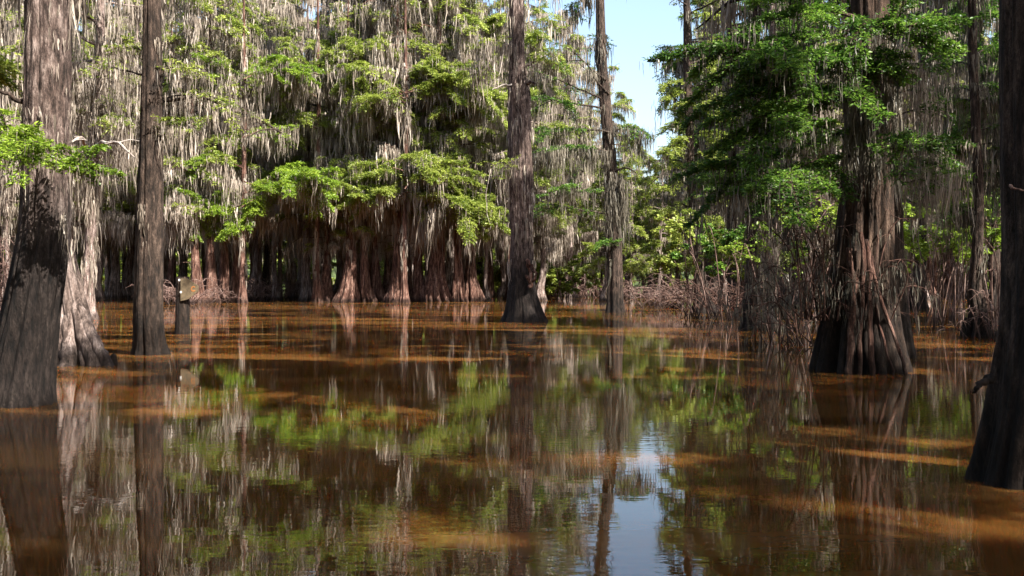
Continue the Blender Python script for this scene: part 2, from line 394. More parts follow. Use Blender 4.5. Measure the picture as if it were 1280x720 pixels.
# main belt of trees behind the open water, (kind, px, waterline row, scale, label)
BELT = [
 ('T', 6, 376, 1.0, 'thin pale cypress at the left edge, behind the biggest dark left trunk'),
 ('M', -35, 381, 1.1, None),
 ('D', 155, 369, .9, 'small black flared cypress standing in the bright gap right of the forked white branches'),
 ('T', 135, 371, 1.0, 'thin reddish cypress just left of the black flared stem in the left gap'),
 ('M', 178, 372, 1.05, 'moss-curtained cypress mostly hidden behind the dark straight left trunk'),
 ('R', 213, 374, 1.0, 'mossy cypress showing between the dark straight trunk and the arrow sign stump'),
 ('R', 245, 379, 1.0, 'red-brown cypress rising directly behind the arrow-shaped sign'),
 ('R', 262, 378.5, 1.05, 'red-brown fluted cypress, second stem of the tight clump right of the sign'),
 ('R', 277, 378, 1.0, 'red-brown cypress with a pale lit foot, third stem of the clump right of the sign'),
 ('R', 292, 377.5, .95, 'rightmost stem of the red-brown clump, beside a dark hollow'),
 ('M', 318, 374, 1.1, 'mossy cypress over the dark hollow right of the red-brown clump'),
 ('D', 333, 372, .95, 'dark slim cypress inside the black hollow right of the red clump'),
 ('T', 346, 375, 1.1, 'slim brown cypress left of the pale twisting stem'),
 ('M', 371, 374, 1.0, 'pale twisting cypress with a thin lit foot flaring into the water'),
 ('D', 383, 369, 1.0, 'dark cypress just behind the pale twisting stem'),
 ('W', 407, 377, .6, 'small fluted red-brown cypress between the pale twisting stem and the broad knotty one'),
 ('L', 402, 365, 1.0, 'leafy green cypress farther back, behind the small fluted one'),
 ('W', 432, 377.4, .8, 'broad brown cypress with a knotty lit foot, left of the central stump row'),
 ('R', 448, 376.9, 1.0, 'dark cypress touching the right side of the broad knotty one'),
 ('R', 462, 377.2, 1.0, 'slim red-brown cypress in the middle of the shadowed row'),
 ('R', 476, 376.8, 1.0, 'reddish cypress under the low feathery boughs left of the twin-rooted one'),
 ('R', 489, 377.6, 1.1, 'twin-rooted cypress with two pale legs left of the lit conical foot'),
 ('W', 509, 376.2, .62, 'cypress with a pale lit conical foot left of the widest buttressed trunk'),
 ('R', 526, 377, 1.1, 'dark leaning cypress squeezed against the widest buttressed trunk'),
 ('W', 549, 377.2, 1.0, 'widest buttressed cypress with bright pale roots under a mop of moss'),
 ('R', 574, 377, 1.1, 'shadowed red cypress wedged between the two wide buttressed trunks'),
 ('W', 590, 376.4, .75, 'ribbed red-brown cypress, right-hand neighbour of the widest buttressed trunk'),
 ('T', 609, 366, 1.0, 'thin far cypress at the left border of the bright green opening'),
 ('T', 629, 369, 1.15, 'thin dark bare-stemmed cypress just left of the tall central trunk'),
 ('T', 641, 364, 1.1, 'thin cypress half hidden behind the left side of the tall central trunk'),
 ('L', 672, 361, .8, 'leafy cypress right behind the tall central trunk foot'),
 ('R', 697, 366, .8, 'reddish mossy cypress between the two tall middle trunks, the left one'),
 ('R', 713, 368, .7, 'crooked cypress with a white streaked foot between the two tall middle trunks'),
 ('M', 728, 366, .8, 'mossy cypress between the crooked white-footed one and the tall right-middle trunk'),
 ('T', 744, 365, .8, 'thin mossy cypress close to the left of the tall right-middle trunk'),
 ('S', 786, 366, .8, 'low leafy cypress just right of the tall right-middle trunk, under the sky gap'),
 ('S', 806, 367, .85, 'low slender green cypress under the middle of the sky gap'),
 ('S', 828, 372, .8, 'small dark-stemmed cypress under the right side of the sky gap'),
 ('D', 893, 378, 1.0, 'dark green leafy cypress behind the shrub right of the sky gap'),
 ('D', 922, 382, 1.1, 'dark cypress in the deep shade left of the pale moss-wrapped stem'),
 ('D', 985, 384, 1.0, 'shaded cypress behind the dead twig heap left of the huge fluted trunk'),
 ('M', 1008, 375, 1.0, 'moss-draped cypress showing above the twig heap beside the huge fluted trunk'),
 ('D', 1145, 386, 1.0, 'black flared cypress right of the huge fluted trunk and its neighbour'),
 ('R', 1163, 371, 1.0, 'thin red-brown cypress left of the bright green shore patch'),
 ('R', 1184, 372, 1.0, 'thin red-brown cypress rising over the bright green shore patch'),
 ('T', 1200, 374, 1.1, 'thin pale cypress between the green shore patch and the bent dark stump tree'),
 ('D', 1244, 384, 1.1, 'shaded cypress peeking left of the near black right-edge trunk'),
 ('D', 1300, 390, 1.1, None),
 ('D', 1345, 380, 1.1, None),
 ('M', -80, 374, 1.1, None),
]
for k, px, py, sc, lab in BELT:
    g = None
    if lab is None:
        lab = 'unseen mossy cypress added beyond the edge of the picture for its shade'; g = 'trees beyond the picture edge'
    plant(k, px, py, lab, group=g, sc=sc)

# second belt, seen only in slivers between the first
rb = np.random.default_rng(77)
def in_gap(px, D, rpx):            # keep the strip of open sky clear
    return 775 - rpx < px < 842 + rpx
cnt = 0
for row, (dd, step) in enumerate([(92, 26), (112, 24), (134, 22)]):
    px = -120 + rb.uniform(0, 20)
    while px < 1400:
        D = dd + rb.uniform(-9, 9); rpx = 3.0 / D * F
        py = HY + F * HC / D
        short = in_gap(px, D, rpx)
        k = 'S' if short else str(rb.choice(['L', 'M', 'M', 'R', 'T'], p=[.36, .2, .14, .15, .15]))
        side = 'left of the tall central trunk' if px < 640 else 'right of the tall central trunk'
        if short:
            lab = 'low leafy cypress in the distant belt under the sky gap'; gr = 'low distant trees under the sky gap'
        else:
            lab = 'slender moss-hung cypress in the dense distant belt ' + side
            gr = 'distant trees ' + side
        plant(k, px, py, lab, group=gr, sc=rb.uniform(.9, 1.12) * ((.84 if 664 < px < 752 else 1.0) if not short else min(1.0, .75 + (D - 90) * .006)))
        px += step * rb.uniform(.6, 1.5)

# ------------------------------------------------------------------ trees built to their own outline
def outline_tree(name, label, prof, py, H, seed, barkm='bark', leafm='leaf', mossm='moss', lobes=8, flare=.4, flareh=1.5, ridge=.06, nth=128, nz=130,
                 crown=None, mossy=0, mossyl=0.8, extra=None):
    """prof: (row, centre column, width) from the waterline up, in the photograph's pixels at this tree's distance"""
    D = dist(py); rng = np.random.default_rng(seed); P = Parts()
    root = empty(name, ((prof[0][1] - 640) / F * D, D, 0)); bx = root.location.x
    pr = sorted(prof, key=lambda a: -a[0])
    zs = [-0.9] + [HC + (HY - a[0]) / F * D for a in pr]; zs[1] = 0.0
    cx = [(pr[0][1] - 640) / F * D - bx] + [(a[1] - 640) / F * D - bx for a in pr]
    rr = [pr[0][2] / 2 / F * D * 1.06] + [a[2] / 2 / F * D for a in pr]
    # carry on above the frame
    zt = zs[-1]; sl = (cx[-1] - cx[-2]) / max(.3, zs[-1] - zs[-2]) * .3
    for f in (.4, 1.0):
        z = zt + (H - zt) * f; zs.append(z); cx.append(cx[-1] + sl * (z - zs[-2])); rr.append(rr[len(pr)] * (1 - .85 * f))
    cy = np.cumsum(rng.normal(0, .05, len(zs))); cy -= cy[1]
    trunk_geo(P.wood, zs, cx, cy, rr, rng, lobes=lobes, flare=flare, flareh=flareh, ridge=ridge, nth=nth, nz=nz)
    cxa = lambda z: (np.interp(z, zs, cx), np.interp(z, zs, cy)); ra = lambda z: np.interp(z, zs, rr)
    if crown:
        crown_branches(P, rng, H, crown['z0'], crown['nb'], crown['l'], ra, cxa, crown.get('leafL', .16), crown.get('leafW', .03), crown.get('leaves', 1), crown.get('moss', .5), crown.get('ml', 1.5), .025, az=crown.get('az'))
    if mossy:
        z = rng.uniform(2.0, zt + 2, mossy); a = rng.uniform(0, 2 * PI, mossy)
        A = np.stack([np.interp(z, zs, cx) + np.cos(a) * np.interp(z, zs, rr) * 1.04, np.interp(z, zs, cy) + np.sin(a) * np.interp(z, zs, rr) * 1.04, z], -1)
        moss(P.moss, A, rng, mossyl * rng.uniform(.3, 1.1, mossy), max(.006, .8 * D / F), per=8, spread=.05)
    def PX(x, y, dy=0.0):
        q = pt(x, y, D + dy) - np.array([bx, D, 0]); return q
    root_parts = []
    if extra: extra(P, PX, rng, D, root)
    tr = make_tree_parts(P, (barkm, leafm, mossm), root)
    tag(root, label, 'tree')
    return root
def make_tree_parts(P, mats, r):
    build('trunk', P.wood, M[mats[0]], r, smooth=True)
    if P.leaf.n: build('crown', P.leaf, M[mats[1]], r)
    if P.moss.n: build('hanging_moss', P.moss, M[mats[2]], r)
    return r
def bare(root, pts, r0, r1, m='dead', name='bare_branch', n=14, rng=None, twigs=0):
    g = Geo(); q = curve(pts, n); kr = np.random.default_rng(int(abs(pts[0][2]) * 1000)); q[1:-1] += kr.normal(0, r0 * .35, q[1:-1].shape)
    tube(g, q, np.linspace(r0, r1, n) * kr.uniform(.82, 1.2, n), 7)
    if rng is not None:
        for k in range(twigs):
            i = int(rng.integers(2, n - 1)); d = rng.normal(0, 1, 3); d /= np.linalg.norm(d); l = rng.uniform(.15, .5) * np.linalg.norm(q[-1] - q[0]) * .5
            tube(g, curve([q[i], q[i] + d * l * .5, q[i] + d * l + [0, 0, -.2 * l]], 5), np.linspace(r1 * .9, r1 * .3, 5), 4)
    return build(name, g, M[m], root, smooth=True)

# near left pair
def ex_l1(P, PX, rng, D, root):
    # leafy bough in front of the trunk, bright small leaflets
    for (a, b, c) in [((40, 150, -.6), (5, 168, -1.2), (-30, 185, -1.5)), ((45, 165, -.6), (30, 178, -1.3), (84, 186, -1.6)), ((40, 172, -.6), (10, 185, -1.2), (60, 200, -1.5)),
                      ((55, 190, -.4), (75, 205, -.9), (92, 212, -1.1)), ((30, 160, -.6), (-10, 160, -1.0), (-60, 170, -1.2))]:
        bough(P, [PX(*a), PX(*b), PX(*c)], .018, rng, .075, .013, width=.26, leaves=3.2, mossn=1.0, mosslen=.5, mossw=.006, twigs=True, sub=4, start=.1)
    bare(root, [PX(30, 128), PX(15, 122, -.2), PX(-5, 110, -.3), PX(-40, 100, -.4)], .035, .015, 'darkbark')
outline_tree('cypress_tree', 'big dark cypress filling the left edge, bright leafy sprig across its upper trunk',
             [(505, 17, 92), (480, 20, 84), (450, 26, 77), (400, 36, 70), (350, 47, 66), (280, 56, 61), (200, 57, 57), (70, 57, 54)], 505, 19, 11,
             barkm='footshadebark', leafm='leafyellow', lobes=7, flare=.3, flareh=.8, ridge=.07, crown=dict(z0=7, nb=30, l=4.2, leaves=1.2, moss=.8, ml=1.4, az=2.6), mossy=90, mossyl=.7, extra=ex_l1)
def ex_l2(P, PX, rng, D, root):
    for (x0, y0, x1, y1, r) in [(92, 400, 118, 455, .16), (96, 395, 131, 452, .13), (86, 405, 84, 456, .17), (100, 420, 106, 457, .09), (80, 410, 68, 456, .12)]:
        q = curve([PX(x0, y0 - 20, -.1), PX(x0 + (x1 - x0) * .45, y0 + (y1 - y0) * .35, -.28), PX(x1, y1, -.42), PX(x1 + (x1 - x0) * .15, y1 + 25, -.5)], 16)
        tube(P.wood, q + rng.normal(0, .012, q.shape), np.interp(np.linspace(0, 1, 16), [0, .5, .85, 1], [r * .5, r * .85, r * 1.1, r]), 12)
outline_tree('cypress_tree', 'cypress with a pale sunlit buttress and knees, close behind the big left-edge trunk',
             [(455, 96, 60), (430, 95, 52), (400, 90, 42), (350, 78, 36), (280, 66, 33), (70, 62, 30)], 455, 22, 12, barkm='bark', lobes=9, flare=.6, flareh=.7,
             crown=dict(z0=8, nb=26, l=4, leaves=1.1, moss=1, ml=1.6, az=2.4), mossy=40, extra=ex_l2)
# tree with the forked white branches
def ex_112(P, PX, rng, D, root):
    bare(root, [PX(113, 190, -.2), PX(108, 180, -1.2), PX(100, 172, -2.6), PX(88, 179, -3.2), PX(74, 191, -3.6)], .075, .03, rng=rng, twigs=4)
    bare(root, [PX(113, 192, -.2), PX(122, 181, -1.2), PX(134, 178, -2.6), PX(147, 179, -3.2), PX(158, 187, -3.5), PX(168, 197, -3.8)], .075, .028, rng=rng, twigs=5)
    for k in range(14):
        y = rng.uniform(60, 250); s = rng.choice([-1, 1]); x0 = 115 + (200 - y) * .05
        bough(P, [PX(x0, y), PX(x0 + s * 22, y - 4, rng.uniform(-1, 1)), PX(x0 + s * 42, y + 6, rng.uniform(-2, 2))], .03, rng, .13, .022, width=.6, leaves=rng.choice([0, .6, 1.2]), mossn=2.6, mosslen=2.0, mossw=.02, twigs=False, sub=2)
outline_tree('cypress_tree', 'mossy cypress with forked bare white branches like a broken antler',
             [(400, 108, 26), (388, 108, 19), (360, 109, 14), (300, 112, 12), (180, 116, 12), (70, 122, 10)], 400, 26, 13, barkm='palebark', flare=.7, lobes=6, nth=64, mossy=150, mossyl=2.0,
             crown=dict(z0=9, nb=26, l=4, leaves=1.0, moss=1.5, ml=2.0), extra=ex_112)
# dark straight trunk
def ex_190(P, PX, rng, D, root):
    bare(root, [PX(196, 126), PX(225, 124, -.2), PX(256, 122, -.3), PX(290, 137, -.4), PX(330, 152, -.5), PX(352, 166, -.5)], .035, .02, 'darkbark', rng=rng, twigs=8)
    bare(root, [PX(190, 95), PX(170, 92, .2), PX(140, 84, .4)], .03, .012, 'darkbark', rng=rng, twigs=4)
    for (a, b, c) in [((192, 90, 0), (215, 86, -.4), (240, 88, -.8)), ((190, 70, 0), (165, 60, .2), (140, 66, .5)), ((196, 126, 0), (256, 122, -.3), (330, 152, -.5)), ((192, 180, 0), (215, 165, -.1), (232, 150, -.3))]:
        bough(P, [PX(*a), PX(*b), PX(*c)], .02, rng, .09, .016, width=.35, leaves=.8, mossn=2.2, mosslen=1.0, mossw=.01, twigs=True, sub=3)
outline_tree('cypress_tree', 'dark straight cypress standing clear in the water right of the big left pair',
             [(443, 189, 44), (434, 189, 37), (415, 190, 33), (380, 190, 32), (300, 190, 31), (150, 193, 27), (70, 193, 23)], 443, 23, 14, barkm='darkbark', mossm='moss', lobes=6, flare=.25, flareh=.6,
             crown=dict(z0=7.5, nb=28, l=4, leaves=1.2, moss=1.2, ml=1.6), mossy=14, mossyl=1.0, extra=ex_190)
# tall central trunk
def ex_655(P, PX, rng, D, root):
    bare(root, [PX(655, 108), PX(662, 103, -.3), PX(669, 105, -.5)], .08, .04, 'bark')
    bare(root, [PX(642, 108), PX(632, 106, -.3), PX(615, 112, -.5)], .06, .02, 'dead')
    bare(root, [PX(658, 345, -.5), PX(666, 352, -.7), PX(669, 340, -.7), PX(662, 330, -.6)], .07, .05, 'redbark', name='aerial_root')
    bare(root, [PX(659, 325, -.4), PX(664, 345, -.6), PX(663, 360, -.7)], .07, .09, 'redbark', name='aerial_root')
    for (x0, y0, x1, y1) in [(645, 60, 600, 90), (655, 85, 700, 78), (645, 210, 622, 222)]:
        bough(P, [PX(x0, y0), PX((x0 + x1) / 2, min(y0, y1) - 4, -.5), PX(x1, y1, -1)], .05, rng, .13, .022, width=.7, leaves=1, mossn=2.5, mosslen=1.6, mossw=.018, twigs=False)
outline_tree('cypress_tree', 'tall lone central cypress with a dark conical foot standing in open water',
             [(402, 655, 54), (392, 655, 46), (375, 653, 37), (355, 652, 30), (300, 652, 25), (230, 651, 27), (200, 650, 27), (112, 649, 25), (95, 647, 21), (70, 646, 19)], 402, 30, 15,
             barkm='footshadebark', lobes=8, flare=.28, flareh=1.6, ridge=.07, crown=dict(z0=13.0, nb=30, l=4.5, leaves=1.2, moss=1, ml=2), mossy=60, mossyl=1.6, extra=ex_655)
# tall right-middle trunk with the ladder of dark branches
def ex_768(P, PX, rng, D, root):
    for (pts, lv, ms, ml) in [([(756, 100), (735, 82), (712, 62), (690, 52)], .3, .7, 1.0), ([(757, 126), (725, 111), (690, 96), (664, 86)], .35, .8, 1.2),
                          ([(759, 137), (720, 130), (690, 124), (664, 122)], 1.0, 1.4, 1.8), ([(760, 118), (740, 95), (722, 78)], 0, .8, 1.0),
                          ([(762, 166), (730, 163), (700, 162), (668, 164)], 1.9, 2.4, 1.2), ([(764, 190), (735, 184), (700, 182), (655, 188)], 2.2, 4.5, 1.7), ([(764, 192), (735, 187), (700, 186), (662, 192)], 1.0, 4.5, 1.9),
                          ([(763, 168), (780, 158), (797, 160), (813, 170)], 1.2, 4, 2.2), ([(765, 216), (780, 211), (793, 216), (800, 224)], 0, .5, .6),
                          ([(766, 244), (745, 240), (710, 243), (668, 250)], 1.6, 2.0, 1.2), ([(766, 268), (735, 262), (700, 258), (668, 266)], .8, 1.2, 1.2)]:
        q = [PX(x, y, -.35 * i) for i, (x, y) in enumerate(pts)]
        bough(P, q, .055, rng, .14, .024, width=.5, leaves=lv, mossn=ms * .8, mosslen=ml, mossw=.016, twigs=False, sub=2)
    A = np.stack([PX(799 + rng.normal(0, .6), 168) for k in range(5)]); moss(P.moss, A, rng, 1.7, .02, per=10, spread=.03)
    A = np.stack([PX(rng.uniform(757, 783), rng.uniform(215, 262), rng.uniform(-.5, .3)) for k in range(90)]); moss(P.moss, A, rng, 2.4, .02, per=9, spread=.08)
    bough(P, [PX(768, 315), PX(760, 300, -.6), PX(752, 303, -1)], .02, rng, .12, .02, width=.5, leaves=2.5, mossn=0, twigs=False)
outline_tree('cypress_tree', 'tall slim cypress with a ladder of dark horizontal branches left of the sky gap',
             [(391, 769, 23), (380, 769, 20), (330, 769, 18), (260, 768, 18), (200, 763, 16), (130, 757, 14), (70, 752, 12)], 391, 29, 16, barkm='darkbark', leafm='leafdark', mossm='mossdark', lobes=6, flare=.3, nth=64,
             crown=dict(z0=13.5, nb=12, l=3.0, leaves=.8, moss=1.4, ml=1.6, az=PI), mossy=40, mossyl=1.5, extra=ex_768)
# dark trunk at the right border of the gap
def ex_862(P, PX, rng, D, root):
    for k in range(26):
        y = 70 + k * 9; s = rng.choice([-1, 1]); x0 = 860; l = rng.uniform(18, 36) if s < 0 else rng.uniform(30, 65)
        bough(P, [PX(x0, y), PX(x0 + s * l * .5, y - 5, rng.uniform(-1, 1)), PX(x0 + s * l, y + 5, rng.uniform(-2.5, 2))], .04, rng, .15, .026, width=.8, leaves=1.6, mossn=.5, mosslen=.9, mossw=.018, twigs=False, sub=3)
outline_tree('cypress_tree', 'leafy cypress whose dark trunk borders the right side of the sky gap',
             [(391, 882, 32), (380, 880, 24), (350, 875, 15), (300, 869, 12), (200, 862, 10), (70, 858, 9)], 391, 27, 17, barkm='darkbark', leafm='leaf', mossm='mossdark', lobes=7, flare=.6, nth=64,
             crown=dict(z0=13, nb=22, l=3.0, leaves=1.4, moss=.6, ml=1.2, az=0.3), mossy=40, mossyl=1.5, extra=ex_862)
def ex_940(P, PX, rng, D, root):
    for k in range(22):
        y = rng.uniform(50, 260); s = rng.choice([-1, 1]); x0 = 942; l = rng.uniform(30, 70)
        bough(P, [PX(x0, y), PX(x0 + s * l * .5, y - 5, rng.uniform(-1, 1)), PX(x0 + s * l, y + 8, rng.uniform(-2, 2))], .03, rng, .11, .02, width=.6, leaves=rng.choice([.6, 1.6]), mossn=1.0, mosslen=1.4, mossw=.015, twigs=False, sub=3)
outline_tree('cypress_tree', 'shaded leafy cypress with a narrow trunk left of the huge fluted one',
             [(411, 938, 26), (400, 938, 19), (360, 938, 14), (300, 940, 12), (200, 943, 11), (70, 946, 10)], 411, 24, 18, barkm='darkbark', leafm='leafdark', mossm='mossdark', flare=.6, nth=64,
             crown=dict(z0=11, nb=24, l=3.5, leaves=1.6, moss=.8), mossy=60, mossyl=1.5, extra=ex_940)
def ex_962(P, PX, rng, D, root):
    A = np.stack([PX(rng.normal(961, 5), rng.uniform(180, 360), rng.uniform(-.6, .4)) for k in range(150)]); moss(P.moss, A, rng, 1.8, .014, per=9, spread=.07)
    for k in range(8):
        y = rng.uniform(70, 220); s = rng.choice([-1, 1])
        bough(P, [PX(962, y), PX(962 + s * 20, y - 5), PX(962 + s * 42, y + 6, -1)], .02, rng, .1, .018, width=.4, leaves=.8, mossn=2, mosslen=1.6, mossw=.014, twigs=False)
outline_tree('cypress_tree', 'pale thin cypress wrapped in grey moss left of the huge fluted trunk',
             [(410, 962, 20), (395, 962, 13), (340, 962, 9), (200, 963, 8), (70, 965, 7)], 410, 18, 19, barkm='palebark', leafm='leafdark', mossm='moss', flare=.6, nth=48, extra=ex_962)
# huge fluted trunk
def ex_1075(P, PX, rng, D, root):
    for (x0, y0, x1, y1, r) in [(1094, 350, 1131, 461, .035), (1098, 400, 1115, 461, .022), (1086, 330, 1090, 460, .05), (1066, 340, 1062, 462, .06), (1080, 320, 1074, 462, .045)]:
        bare(root, [PX(x0 - 4, y0 - 30, -.55), PX(x0, y0, -.62), PX((x0 + x1) / 2, (y0 + y1) / 2, -.74), PX(x1, y1, -.85), PX(x1 + 2, y1 + 16, -.9)], r * .8, r * 1.1, 'redbark', name='aerial_root')
    for (pts, lv) in [([(1078, 60), (1040, 85), (990, 98), (932, 118)], 3.0), ([(1078, 60), (1030, 60), (980, 70), (935, 92)], 3.2), ([(1080, 120), (1030, 128), (985, 150), (940, 178)], 3.0),
                      ([(1075, 150), (1020, 175), (960, 195), (895, 205)], 2.8), ([(1078, 90), (1040, 110), (1010, 120), (985, 138)], 3.2), ([(1080, 190), (1030, 198), (985, 212), (930, 228)], 2.6),
                      ([(1075, 50), (1010, 40), (965, 50), (915, 75)], 3), ([(1070, 20), (1020, 10), (970, 20), (925, 45)], 3), ([(1085, 175), (1110, 186), (1150, 186), (1190, 190)], 1.6),
                      ([(1085, 60), (1100, 72), (1120, 84)], 2.5), ([(1060, 70), (1075, 78), (1110, 92)], 3), ([(1085, 40), (1140, 40), (1200, 60)], 2.0), ([(1060, 20), (1100, 30), (1170, 30)], 2.0)]:
        q = [PX(x, y, -.7 - .5 * i + rng.normal(0, .3)) for i, (x, y) in enumerate(pts)]
        bough(P, q, .035, rng, .10, .017, width=.42, leaves=lv, mossn=.9, mosslen=.7, mossw=.009, twigs=True, sub=5, start=.12)
    A = np.stack([PX(rng.uniform(1055, 1125), rng.uniform(40, 200), rng.uniform(-.8, -.5)) for k in range(170)]); moss(P.moss, A, rng, 1.0, .009, per=9, spread=.04)
outline_tree('cypress_tree', 'huge deeply fluted dark cypress with thin slanting roots on the right',
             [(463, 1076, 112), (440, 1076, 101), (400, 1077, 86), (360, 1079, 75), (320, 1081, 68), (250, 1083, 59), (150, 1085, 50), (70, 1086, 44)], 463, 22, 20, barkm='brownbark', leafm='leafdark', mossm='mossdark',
             lobes=11, flare=.45, flareh=3.2, ridge=.05, nth=180, nz=150, crown=dict(z0=9, nb=40, l=4.8, leaves=1.6, moss=.7, ml=1.2), extra=ex_1075)
def ex_1120(P, PX, rng, D, root):
    for k in range(12):
        y = rng.uniform(60, 250); s = rng.choice([-1, 1, 1]); l = rng.uniform(25, 70)
        bough(P, [PX(1124, y), PX(1124 + s * l * .5, y - 5, .5), PX(1124 + s * l, y + 8, rng.uniform(-1, 2))], .02, rng, .1, .017, width=.4, leaves=rng.choice([.3, 1.2]), mossn=2.2, mosslen=1.5, mossw=.01, twigs=False, sub=3)
outline_tree('cypress_tree', 'dark cypress tucked against the right side of the huge fluted trunk',
             [(446, 1116, 52), (430, 1117, 44), (390, 1119, 32), (330, 1119, 24), (250, 1116, 18), (70, 1110, 14)], 446, 22, 21, barkm='darkbark', leafm='leafdark', mossm='moss', flare=.5, flareh=1, nth=90, mossy=60,
             crown=dict(z0=7.5, nb=30, l=4.2, leaves=1.3, moss=1.2, ml=1.5), extra=ex_1120)
def ex_1222(P, PX, rng, D, root):
    bare(root, [PX(1223, 375), PX(1232, 372, -.3), PX(1240, 382, -.5), PX(1247, 396, -.6)], .045, .02, 'twig', rng=rng, twigs=4)
    bare(root, [PX(1221, 350), PX(1232, 340, -.2), PX(1246, 336, -.4)], .04, .015, 'twig', rng=rng, twigs=5)
    for k in range(16):
        y = rng.uniform(60, 290); s = rng.choice([-1, 1]); l = rng.uniform(25, 60)
        bough(P, [PX(1220, y), PX(1220 + s * l * .5, y - 5, .5), PX(1220 + s * l, y + 6, rng.uniform(-1, 2))], .025, rng, .1, .02, width=.5, leaves=rng.choice([.6, 1.6]), mossn=2.0, mosslen=1.5, mossw=.012, twigs=False, sub=3)
outline_tree('cypress_tree', 'bent dark stump-footed cypress just left of the black right-edge trunk',
             [(421, 1224, 38), (412, 1223, 30), (395, 1222, 22), (365, 1217, 16), (330, 1219, 13), (250, 1223, 12), (70, 1216, 11)], 421, 22, 22, barkm='darkbark', leafm='leafdark', mossm='mossdark', flare=.5, nth=72, mossy=50,
             crown=dict(z0=9, nb=26, l=4, leaves=1.4, moss=1), extra=ex_1222)
# right-edge trunk
def ex_1290(P, PX, rng, D, root):
    bare(root, [PX(1240, 472, -.2), PX(1230, 476, -.3), PX(1221, 483, -.35), PX(1220, 489, -.36)], .035, .012, 'darkbark', name='snag')
    bare(root, [PX(1262, 232, -.35), PX(1268, 236, -.38), PX(1283, 238, -.4)], .012, .006, 'twig')
outline_tree('cypress_tree', 'nearly black cypress trunk cut off by the right edge of the picture',
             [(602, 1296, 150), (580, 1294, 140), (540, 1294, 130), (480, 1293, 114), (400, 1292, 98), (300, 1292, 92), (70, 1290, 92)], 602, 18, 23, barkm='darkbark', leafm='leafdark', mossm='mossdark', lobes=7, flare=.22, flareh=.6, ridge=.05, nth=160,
             crown=dict(z0=5.5, nb=36, l=4.2, leaves=1.5, moss=.8, ml=1.0, az=-.5), extra=ex_1290)

# ------------------------------------------------------------------ sunlit boughs reaching out of the belt
def bough_tree(label, px, py, seed, boughs, kind_leaf='leafyellow', H=20, w0=13, barkm='redbark', mossm='moss', width=.9, ml=1.8):
    def ex(P, PX, rng, D, root):
        for (pts, lv, ms) in boughs:
            for rep in range(4):
                q = [PX(x + rng.normal(0, 4) * (i > 0), y + rng.normal(0, 6), .2 * i + rng.normal(0, 1.1)) for i, (x, y) in enumerate(pts)]
                bough(P, q, .05, rng, .2, .034, width=width, leaves=lv * 1.5, mossn=ms * .8, mosslen=ml, mossw=.026, twigs=False, sub=6, start=.08, droop=rng.uniform(.1, .5))
    return outline_tree('cypress_tree', label, [(py, px, w0), (py - 12, px, w0 * .7), (py - 60, px, w0 * .45), (150, px + 3, w0 * .36), (70, px + 2, w0 * .3)], py, H, seed, barkm=barkm, leafm=kind_leaf, mossm=mossm,
                        nth=56, nz=80, flare=.7, lobes=7, extra=ex, mossy=60, mossyl=2)
bough_tree('cypress holding out bright yellow-green boughs above the red-brown clump', 303, 379, 41,
           [([(303, 235), (345, 230), (375, 228), (405, 234)], 2.2, .8), ([(303, 262), (275, 256), (250, 262), (228, 272)], 2.0, .8), ([(303, 250), (320, 248), (300, 270), (285, 282)], 2.0, .5),
            ([(303, 210), (275, 200), (245, 205)], 1.2, 1.2), ([(303, 115), (270, 92), (230, 85)], 1.0, 1.8), ([(303, 100), (340, 85), (385, 92)], 1.8, 1.6), ([(303, 165), (330, 160), (355, 168)], .5, 2.0)], H=24)
bough_tree('cypress spreading broad feathery light green boughs over the central stump row', 505, 378.4, 42,
           [([(505, 215), (475, 210), (445, 218), (420, 235)], 2.2, 1.0), ([(505, 225), (545, 222), (580, 240), (612, 262)], 2.4, 1.0), ([(505, 245), (540, 245), (570, 258), (600, 280)], 2.4, .8),
            ([(505, 235), (470, 240), (440, 252)], 2.0, 1.0), ([(505, 120), (470, 95), (430, 98)], 2.0, 1.2), ([(505, 118), (550, 105), (590, 118), (625, 135)], 2.2, 1.4), ([(505, 100), (540, 90), (575, 95)], 1.8, 1.4),
            ([(505, 130), (475, 118), (450, 125)], 1.6, 1.2), ([(505, 200), (520, 198), (540, 205)], 1.6, 1.4)], H=26, kind_leaf='leaf')
bough_tree('cypress with heavy upper green boughs and dark moss left of the widest buttressed trunk', 396, 377.4, 43,
           [([(396, 150), (370, 145), (350, 155)], 1.6, 1.6), ([(396, 165), (420, 155), (440, 165)], 2.2, 1.6), ([(396, 90), (365, 80), (330, 88)], 1.8, 1.6), ([(396, 80), (420, 72), (455, 85)], 1.6, 2),
            ([(396, 120), (372, 100), (355, 110)], 1.5, 2), ([(396, 245), (375, 238), (352, 240)], 1.4, 1.2)], H=26, kind_leaf='leaf')
bough_tree('cypress with light green tiers beside the left of the tall central trunk', 612, 371, 44,
           [([(612, 190), (590, 188), (568, 198)], 1.6, 1), ([(612, 195), (632, 190), (648, 200)], 1.6, 1), ([(612, 255), (590, 252), (572, 262)], 1.6, .6), ([(612, 140), (590, 125), (560, 130)], 1.8, 1), ([(612, 90), (635, 100), (660, 95)], 1.8, .6), ([(612, 70), (590, 62), (560, 72)], 1.4, 1)], H=26, kind_leaf='leaf', w0=16)
plant('L', 789, 364.5, 'pale green distant cypress whose feathery crown edges the left of the sky gap', sc=.86)
plant('L', 766, 367, 'airy yellow-green cypress against the sky between the slim ladder trunk and the gap', sc=1.0)
